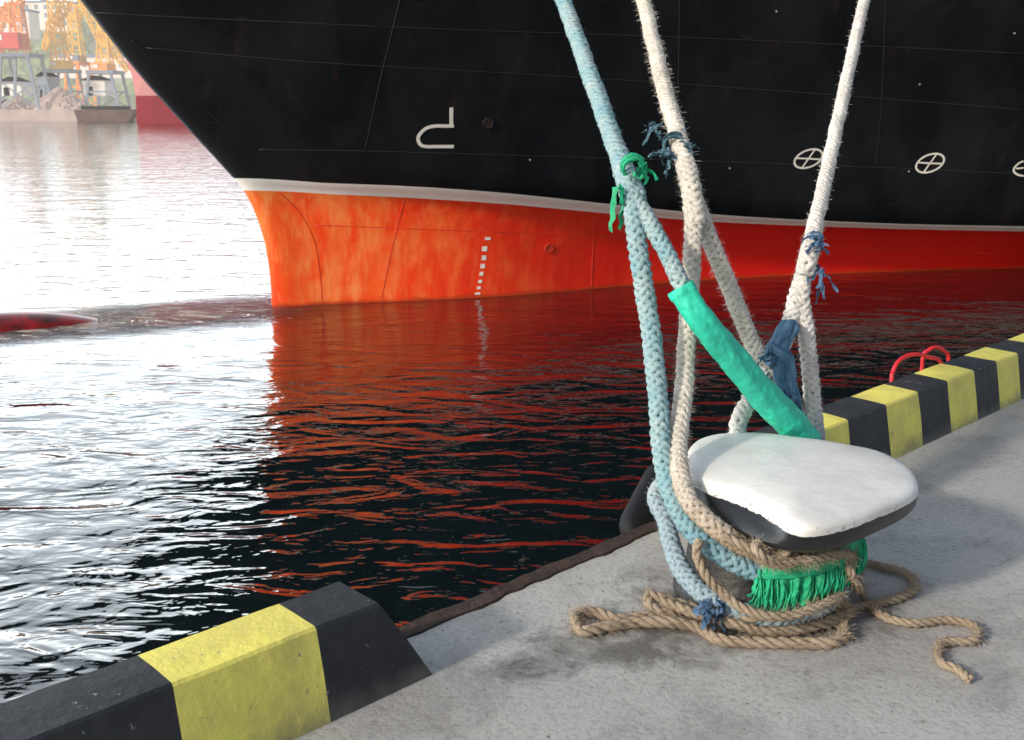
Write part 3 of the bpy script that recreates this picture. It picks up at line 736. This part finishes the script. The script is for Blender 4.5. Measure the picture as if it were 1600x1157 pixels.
for f_, u_ in ((.3,3.1),(.75,3.5)):
    mb = MB(); mb.bar(fa_.lerp(fb_,f_)+dd*.08, Q(u_,EDGE-.01,-.3), .03); mb.build('bracket', M['rust'], fen)
lad = thing('quay_ladder', 'red tubular ladder with arched handholds behind the far striped kerb', 'ladder', Q(5.1,2.4,0))
h1 = [PY(x,y,Yv) for x, y, Yv in ((1393,598,5.10),(1395,582,5.12),(1406,563,5.15),(1428,554,5.20),(1450,558,5.24),(1472,572,5.29))]
h1 = [Vector((h1[0].x,h1[0].y,-2.6)), Vector((h1[0].x,h1[0].y,-1)), Vector((h1[0].x,h1[0].y,-.1))]+h1
h1 += [h1[-1]+Vector((.02,.0,-.25)), h1[-1]+Vector((.02,0,-.6))]
h2 = [PY(1442,562,5.64),PY(1449,549,5.65),PY(1462,543,5.67),PY(1476,549,5.70),PY(1482,564,5.72)]
h2 = [Vector((h2[0].x,h2[0].y,-2.6)), Vector((h2[0].x,h2[0].y,-.1))]+h2+[h2[-1]+Vector((0,0,-.25)), h2[-1]+Vector((0,0,-.6))]
for h in (h1, h2):
    mb = MB(); mb.tube(catmull(h, 8), .0105, 10); mb.build('handrail', M['ladder'], lad, True)
for k in range(8):
    z = -.15-.3*k; mb = MB(); mb.tube([Vector((h1[0].x,h1[0].y,z)), Vector((h2[0].x,h2[0].y,z))], .010, 8); mb.build('rung', M['ladder'], lad, True)
# ------------------------------------------------------------------ far harbour
def haze(name, c, var=.15, scale=.3, em=.26):  # faint emission on every surface stands in for haze in the air
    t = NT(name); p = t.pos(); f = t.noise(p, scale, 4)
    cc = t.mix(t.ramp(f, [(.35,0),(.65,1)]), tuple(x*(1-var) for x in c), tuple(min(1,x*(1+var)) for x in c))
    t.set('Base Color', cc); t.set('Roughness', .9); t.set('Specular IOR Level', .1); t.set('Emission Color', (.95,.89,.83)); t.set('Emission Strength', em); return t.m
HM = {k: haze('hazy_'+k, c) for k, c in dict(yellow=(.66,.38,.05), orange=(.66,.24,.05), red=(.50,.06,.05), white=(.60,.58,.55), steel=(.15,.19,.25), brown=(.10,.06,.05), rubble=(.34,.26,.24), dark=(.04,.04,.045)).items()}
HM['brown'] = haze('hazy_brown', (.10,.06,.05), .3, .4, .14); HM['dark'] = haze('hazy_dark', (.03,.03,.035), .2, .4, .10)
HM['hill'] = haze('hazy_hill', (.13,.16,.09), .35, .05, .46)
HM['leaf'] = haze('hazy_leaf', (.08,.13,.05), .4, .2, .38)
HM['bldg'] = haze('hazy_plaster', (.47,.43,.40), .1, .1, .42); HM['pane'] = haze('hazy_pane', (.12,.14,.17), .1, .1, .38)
T0 = 258.0; ZW = WATER
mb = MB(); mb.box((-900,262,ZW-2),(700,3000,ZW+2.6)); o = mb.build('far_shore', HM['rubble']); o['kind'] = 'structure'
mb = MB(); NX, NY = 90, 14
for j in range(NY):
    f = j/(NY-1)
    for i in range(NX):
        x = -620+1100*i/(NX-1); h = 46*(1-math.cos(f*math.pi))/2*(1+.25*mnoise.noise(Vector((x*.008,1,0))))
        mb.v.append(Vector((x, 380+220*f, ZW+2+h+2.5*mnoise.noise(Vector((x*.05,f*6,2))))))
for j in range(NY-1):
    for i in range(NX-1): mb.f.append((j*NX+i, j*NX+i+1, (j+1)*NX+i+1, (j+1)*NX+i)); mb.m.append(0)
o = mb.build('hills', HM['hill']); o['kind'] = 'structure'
mb = MB()
for q in range(1500):
    x = random.uniform(-330,-60); f = random.random(); h = 46*(1-math.cos(f*math.pi))/2; y = 380+220*f; c = Vector((x,y-3,ZW+2+h+random.uniform(0,5)))
    if mnoise.noise(c*.03) < -.12: continue
    for k in range(6):
        r = random.uniform(1.2,3.0); d = Vector([random.uniform(-3,3) for _ in range(3)]); a = random.uniform(0,3)
        e1 = Vector((math.cos(a),0,math.sin(a)))*r; e2 = Vector((-math.sin(a),.4,math.cos(a)))*r*.7
        mb.add([c+d-e1, c+d-e2, c+d+e1, c+d+e2], [(0,1,2,3)])
o = mb.build('hillside_trees', HM['leaf']); o['kind'] = 'stuff'; o['label'] = 'hazy green trees covering the hillside behind the harbour cranes'; o['category'] = 'trees'
def building(px, py, w_, h_, lab, t=400):
    c = PT(px, py, t); th = thing('hillside_building', lab, 'building', (c.x, c.y, c.z-h_))
    mb = MB(); mb.box((c.x-w_/2,c.y,c.z-h_),(c.x+w_/2,c.y+10,c.z)); mb.build('wall', HM['bldg'], th)
    mb = MB(); mb.box((c.x-w_/2-.4,c.y-.4,c.z+.02),(c.x+w_/2+.4,c.y+10.4,c.z+.8)); mb.build('roof', HM['steel'], th)
    nx = max(2, int(w_/3.5)); nz = max(1, int(h_/3.6))
    for i in range(nx):
        for j in range(nz):
            x = c.x-w_/2+w_*(i+.5)/nx; z = c.z-1.9-3.4*j
            mb = MB(); mb.box((x-.7,c.y-.12,z-.9),(x+.7,c.y-.02,z+.9)); mb.build('window', HM['pane'], th)
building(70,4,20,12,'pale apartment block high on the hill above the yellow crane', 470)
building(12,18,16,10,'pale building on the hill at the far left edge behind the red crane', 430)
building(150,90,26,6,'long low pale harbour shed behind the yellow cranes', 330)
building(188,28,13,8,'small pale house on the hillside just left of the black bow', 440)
pier = thing('harbour_pier', 'low dark brown timber pier on piles across the far water', 'pier', PT(100,188,T0))
a = PT(-60,172,T0); b_ = PT(215,172,T0); mb = MB(); mb.box((a.x,a.y,a.z-1.4),(b_.x,a.y+6,a.z)); mb.build('deck', HM['brown'], pier)
mb = MB(); mb.box((a.x,a.y+.6,ZW-1),(b_.x,a.y+6,a.z-1.4)); mb.build('backing', HM['dark'], pier)
x = a.x+1
while x < b_.x:
    mb = MB(); mb.tube([Vector((x,a.y+.1,ZW-1)), Vector((x,a.y+.1,a.z-1.4))], .28, 6); mb.build('pile', HM['rubble'], pier); x += 1.9
bg_ = thing('barge', 'long rust brown barge moored at the pier, right of the rubble heap', 'barge', PT(165,188,T0-6))
p0 = PT(122,191,T0-6); p1 = PT(212,191,T0-6); mb = MB(); h_ = 3.6
mb.add([(p0.x,p0.y,ZW-.3),(p1.x-2,p0.y,ZW-.3),(p1.x,p0.y,ZW+h_*.6),(p1.x,p0.y,ZW+h_*.75),(p0.x-.8,p0.y,ZW+h_*.7),(p0.x,p0.y+5,ZW-.3),(p1.x-2,p0.y+5,ZW-.3),(p1.x,p0.y+5,ZW+h_*.6),(p1.x,p0.y+5,ZW+h_*.75),(p0.x-.8,p0.y+5,ZW+h_*.7)],
       [(0,1,2,3,4),(9,8,7,6,5),(3,8,9,4),(0,4,9,5),(1,6,7,2),(2,7,8,3)]); mb.build('hull', HM['brown'], bg_)
mb = MB(); mb.box((p0.x+1,p0.y-.1,ZW+h_*.72),(p1.x-1,p0.y+.1,ZW+h_*.95)); mb.build('gunwale', HM['dark'], bg_)
for px, wpx, hpx, lab in ((95,95,34,'big pale pink heap of rubble on the pier below the yellow crane'),(28,60,20,'smaller pale heap of rubble at the far left of the pier')):
    c = PT(px,172,T0+5); mb = MB(); K1, K2 = 26, 10; W2 = wpx*T0/FPX/2; H2 = hpx*T0/FPX
    for j in range(K2):
        f = j/(K2-1)
        for i in range(K1):
            an = 2*math.pi*i/K1; r = (1-f)*(1+.25*mnoise.noise(Vector((math.cos(an)*2,math.sin(an)*2,px+f))))
            mb.v.append(c+Vector((W2*r*math.cos(an), 4*r*math.sin(an), H2*f**.8*(1+.2*mnoise.noise(Vector((an*3,f*5,px)))))))
    for j in range(K2-1):
        for i in range(K1): mb.f.append((j*K1+i, j*K1+(i+1)%K1, (j+1)*K1+(i+1)%K1, (j+1)*K1+i)); mb.m.append(0)
    for q in range(160):
        an = random.uniform(math.pi,2*math.pi); f = random.random(); s_ = random.uniform(.2,.6); p = c+Vector((W2*(1-f)*math.cos(an)*1.02,4*(1-f)*math.sin(an)*1.05,H2*f**.8)); mb.bar(p-Vector((s_,0,s_*.3)), p+Vector((s_,0,s_*.3)), s_)
    tag(mb.build('rubble_heap', HM['rubble'], None, at=c), lab, 'rubble')
def crane(px, t, lab, pw, ptop, cab, cabm, towtop, jibs, legm, latm, base=174):
    B0 = PT(px, base, t); th = thing('harbour_crane', lab, 'crane', B0)
    def L(x, y, dy=0): p = PT(x, y, t); p.y = B0.y+dy; return p
    for sx1 in (-1,1):
        for dy in (-4,4):
            mb = MB(); mb.bar(L(px+sx1*pw/2,base,dy), L(px+sx1*pw*.32,ptop,dy), .6); mb.build('portal_leg', legm, th)
    mb = MB()
    for dy in (-4,4): mb.bar(L(px-pw*.4,ptop,dy), L(px+pw*.4,ptop,dy), .8)
    for x in (-.35,.35): mb.bar(L(px+pw*x,ptop,-4), L(px+pw*x,ptop,4), .8)
    mb.build('platform', legm, th)
    for dy in (-4,4):
        mb = MB(); mb.bar(L(px-pw*.42,(base+ptop)/2,dy), L(px+pw*.42,(base+ptop)/2,dy), .4)
        mb.bar(L(px-pw*.45,base-5,dy), L(px+pw*.36,(base+ptop)/2,dy), .25); mb.bar(L(px+pw*.45,base-5,dy), L(px-pw*.36,(base+ptop)/2,dy), .25); mb.build('bracing', legm, th)
    x0,y0,x1,y1 = cab; p = L(x0,y1); q = L(x1,y0); mb = MB(); mb.box((p.x,B0.y-3,p.z),(q.x,B0.y+3,q.z)); hs_ = mb.build('machine_house', cabm, th)
    mb = MB(); mb.box((p.x+.3,B0.y-3.15,p.z+(q.z-p.z)*.5),(p.x+(q.x-p.x)*.45,B0.y-3.02,p.z+(q.z-p.z)*.85))
    sub(mb, 'window', HM['white'], hs_)
    mb = MB(); mb.truss(L(px,ptop), L(px+towtop[0],towtop[1]), 3.4, 1.8, 9, .30); mb.build('tower', latm, th)
    for (xa,ya,xb,yb) in jibs:
        mb = MB(); n_ = max(4,int(math.hypot(xb-xa,yb-ya)/9)); mb.truss(L(xa,ya), L(xb,yb), 2.2, .8, n_, .26); mb.build('jib', latm, th)
    return th
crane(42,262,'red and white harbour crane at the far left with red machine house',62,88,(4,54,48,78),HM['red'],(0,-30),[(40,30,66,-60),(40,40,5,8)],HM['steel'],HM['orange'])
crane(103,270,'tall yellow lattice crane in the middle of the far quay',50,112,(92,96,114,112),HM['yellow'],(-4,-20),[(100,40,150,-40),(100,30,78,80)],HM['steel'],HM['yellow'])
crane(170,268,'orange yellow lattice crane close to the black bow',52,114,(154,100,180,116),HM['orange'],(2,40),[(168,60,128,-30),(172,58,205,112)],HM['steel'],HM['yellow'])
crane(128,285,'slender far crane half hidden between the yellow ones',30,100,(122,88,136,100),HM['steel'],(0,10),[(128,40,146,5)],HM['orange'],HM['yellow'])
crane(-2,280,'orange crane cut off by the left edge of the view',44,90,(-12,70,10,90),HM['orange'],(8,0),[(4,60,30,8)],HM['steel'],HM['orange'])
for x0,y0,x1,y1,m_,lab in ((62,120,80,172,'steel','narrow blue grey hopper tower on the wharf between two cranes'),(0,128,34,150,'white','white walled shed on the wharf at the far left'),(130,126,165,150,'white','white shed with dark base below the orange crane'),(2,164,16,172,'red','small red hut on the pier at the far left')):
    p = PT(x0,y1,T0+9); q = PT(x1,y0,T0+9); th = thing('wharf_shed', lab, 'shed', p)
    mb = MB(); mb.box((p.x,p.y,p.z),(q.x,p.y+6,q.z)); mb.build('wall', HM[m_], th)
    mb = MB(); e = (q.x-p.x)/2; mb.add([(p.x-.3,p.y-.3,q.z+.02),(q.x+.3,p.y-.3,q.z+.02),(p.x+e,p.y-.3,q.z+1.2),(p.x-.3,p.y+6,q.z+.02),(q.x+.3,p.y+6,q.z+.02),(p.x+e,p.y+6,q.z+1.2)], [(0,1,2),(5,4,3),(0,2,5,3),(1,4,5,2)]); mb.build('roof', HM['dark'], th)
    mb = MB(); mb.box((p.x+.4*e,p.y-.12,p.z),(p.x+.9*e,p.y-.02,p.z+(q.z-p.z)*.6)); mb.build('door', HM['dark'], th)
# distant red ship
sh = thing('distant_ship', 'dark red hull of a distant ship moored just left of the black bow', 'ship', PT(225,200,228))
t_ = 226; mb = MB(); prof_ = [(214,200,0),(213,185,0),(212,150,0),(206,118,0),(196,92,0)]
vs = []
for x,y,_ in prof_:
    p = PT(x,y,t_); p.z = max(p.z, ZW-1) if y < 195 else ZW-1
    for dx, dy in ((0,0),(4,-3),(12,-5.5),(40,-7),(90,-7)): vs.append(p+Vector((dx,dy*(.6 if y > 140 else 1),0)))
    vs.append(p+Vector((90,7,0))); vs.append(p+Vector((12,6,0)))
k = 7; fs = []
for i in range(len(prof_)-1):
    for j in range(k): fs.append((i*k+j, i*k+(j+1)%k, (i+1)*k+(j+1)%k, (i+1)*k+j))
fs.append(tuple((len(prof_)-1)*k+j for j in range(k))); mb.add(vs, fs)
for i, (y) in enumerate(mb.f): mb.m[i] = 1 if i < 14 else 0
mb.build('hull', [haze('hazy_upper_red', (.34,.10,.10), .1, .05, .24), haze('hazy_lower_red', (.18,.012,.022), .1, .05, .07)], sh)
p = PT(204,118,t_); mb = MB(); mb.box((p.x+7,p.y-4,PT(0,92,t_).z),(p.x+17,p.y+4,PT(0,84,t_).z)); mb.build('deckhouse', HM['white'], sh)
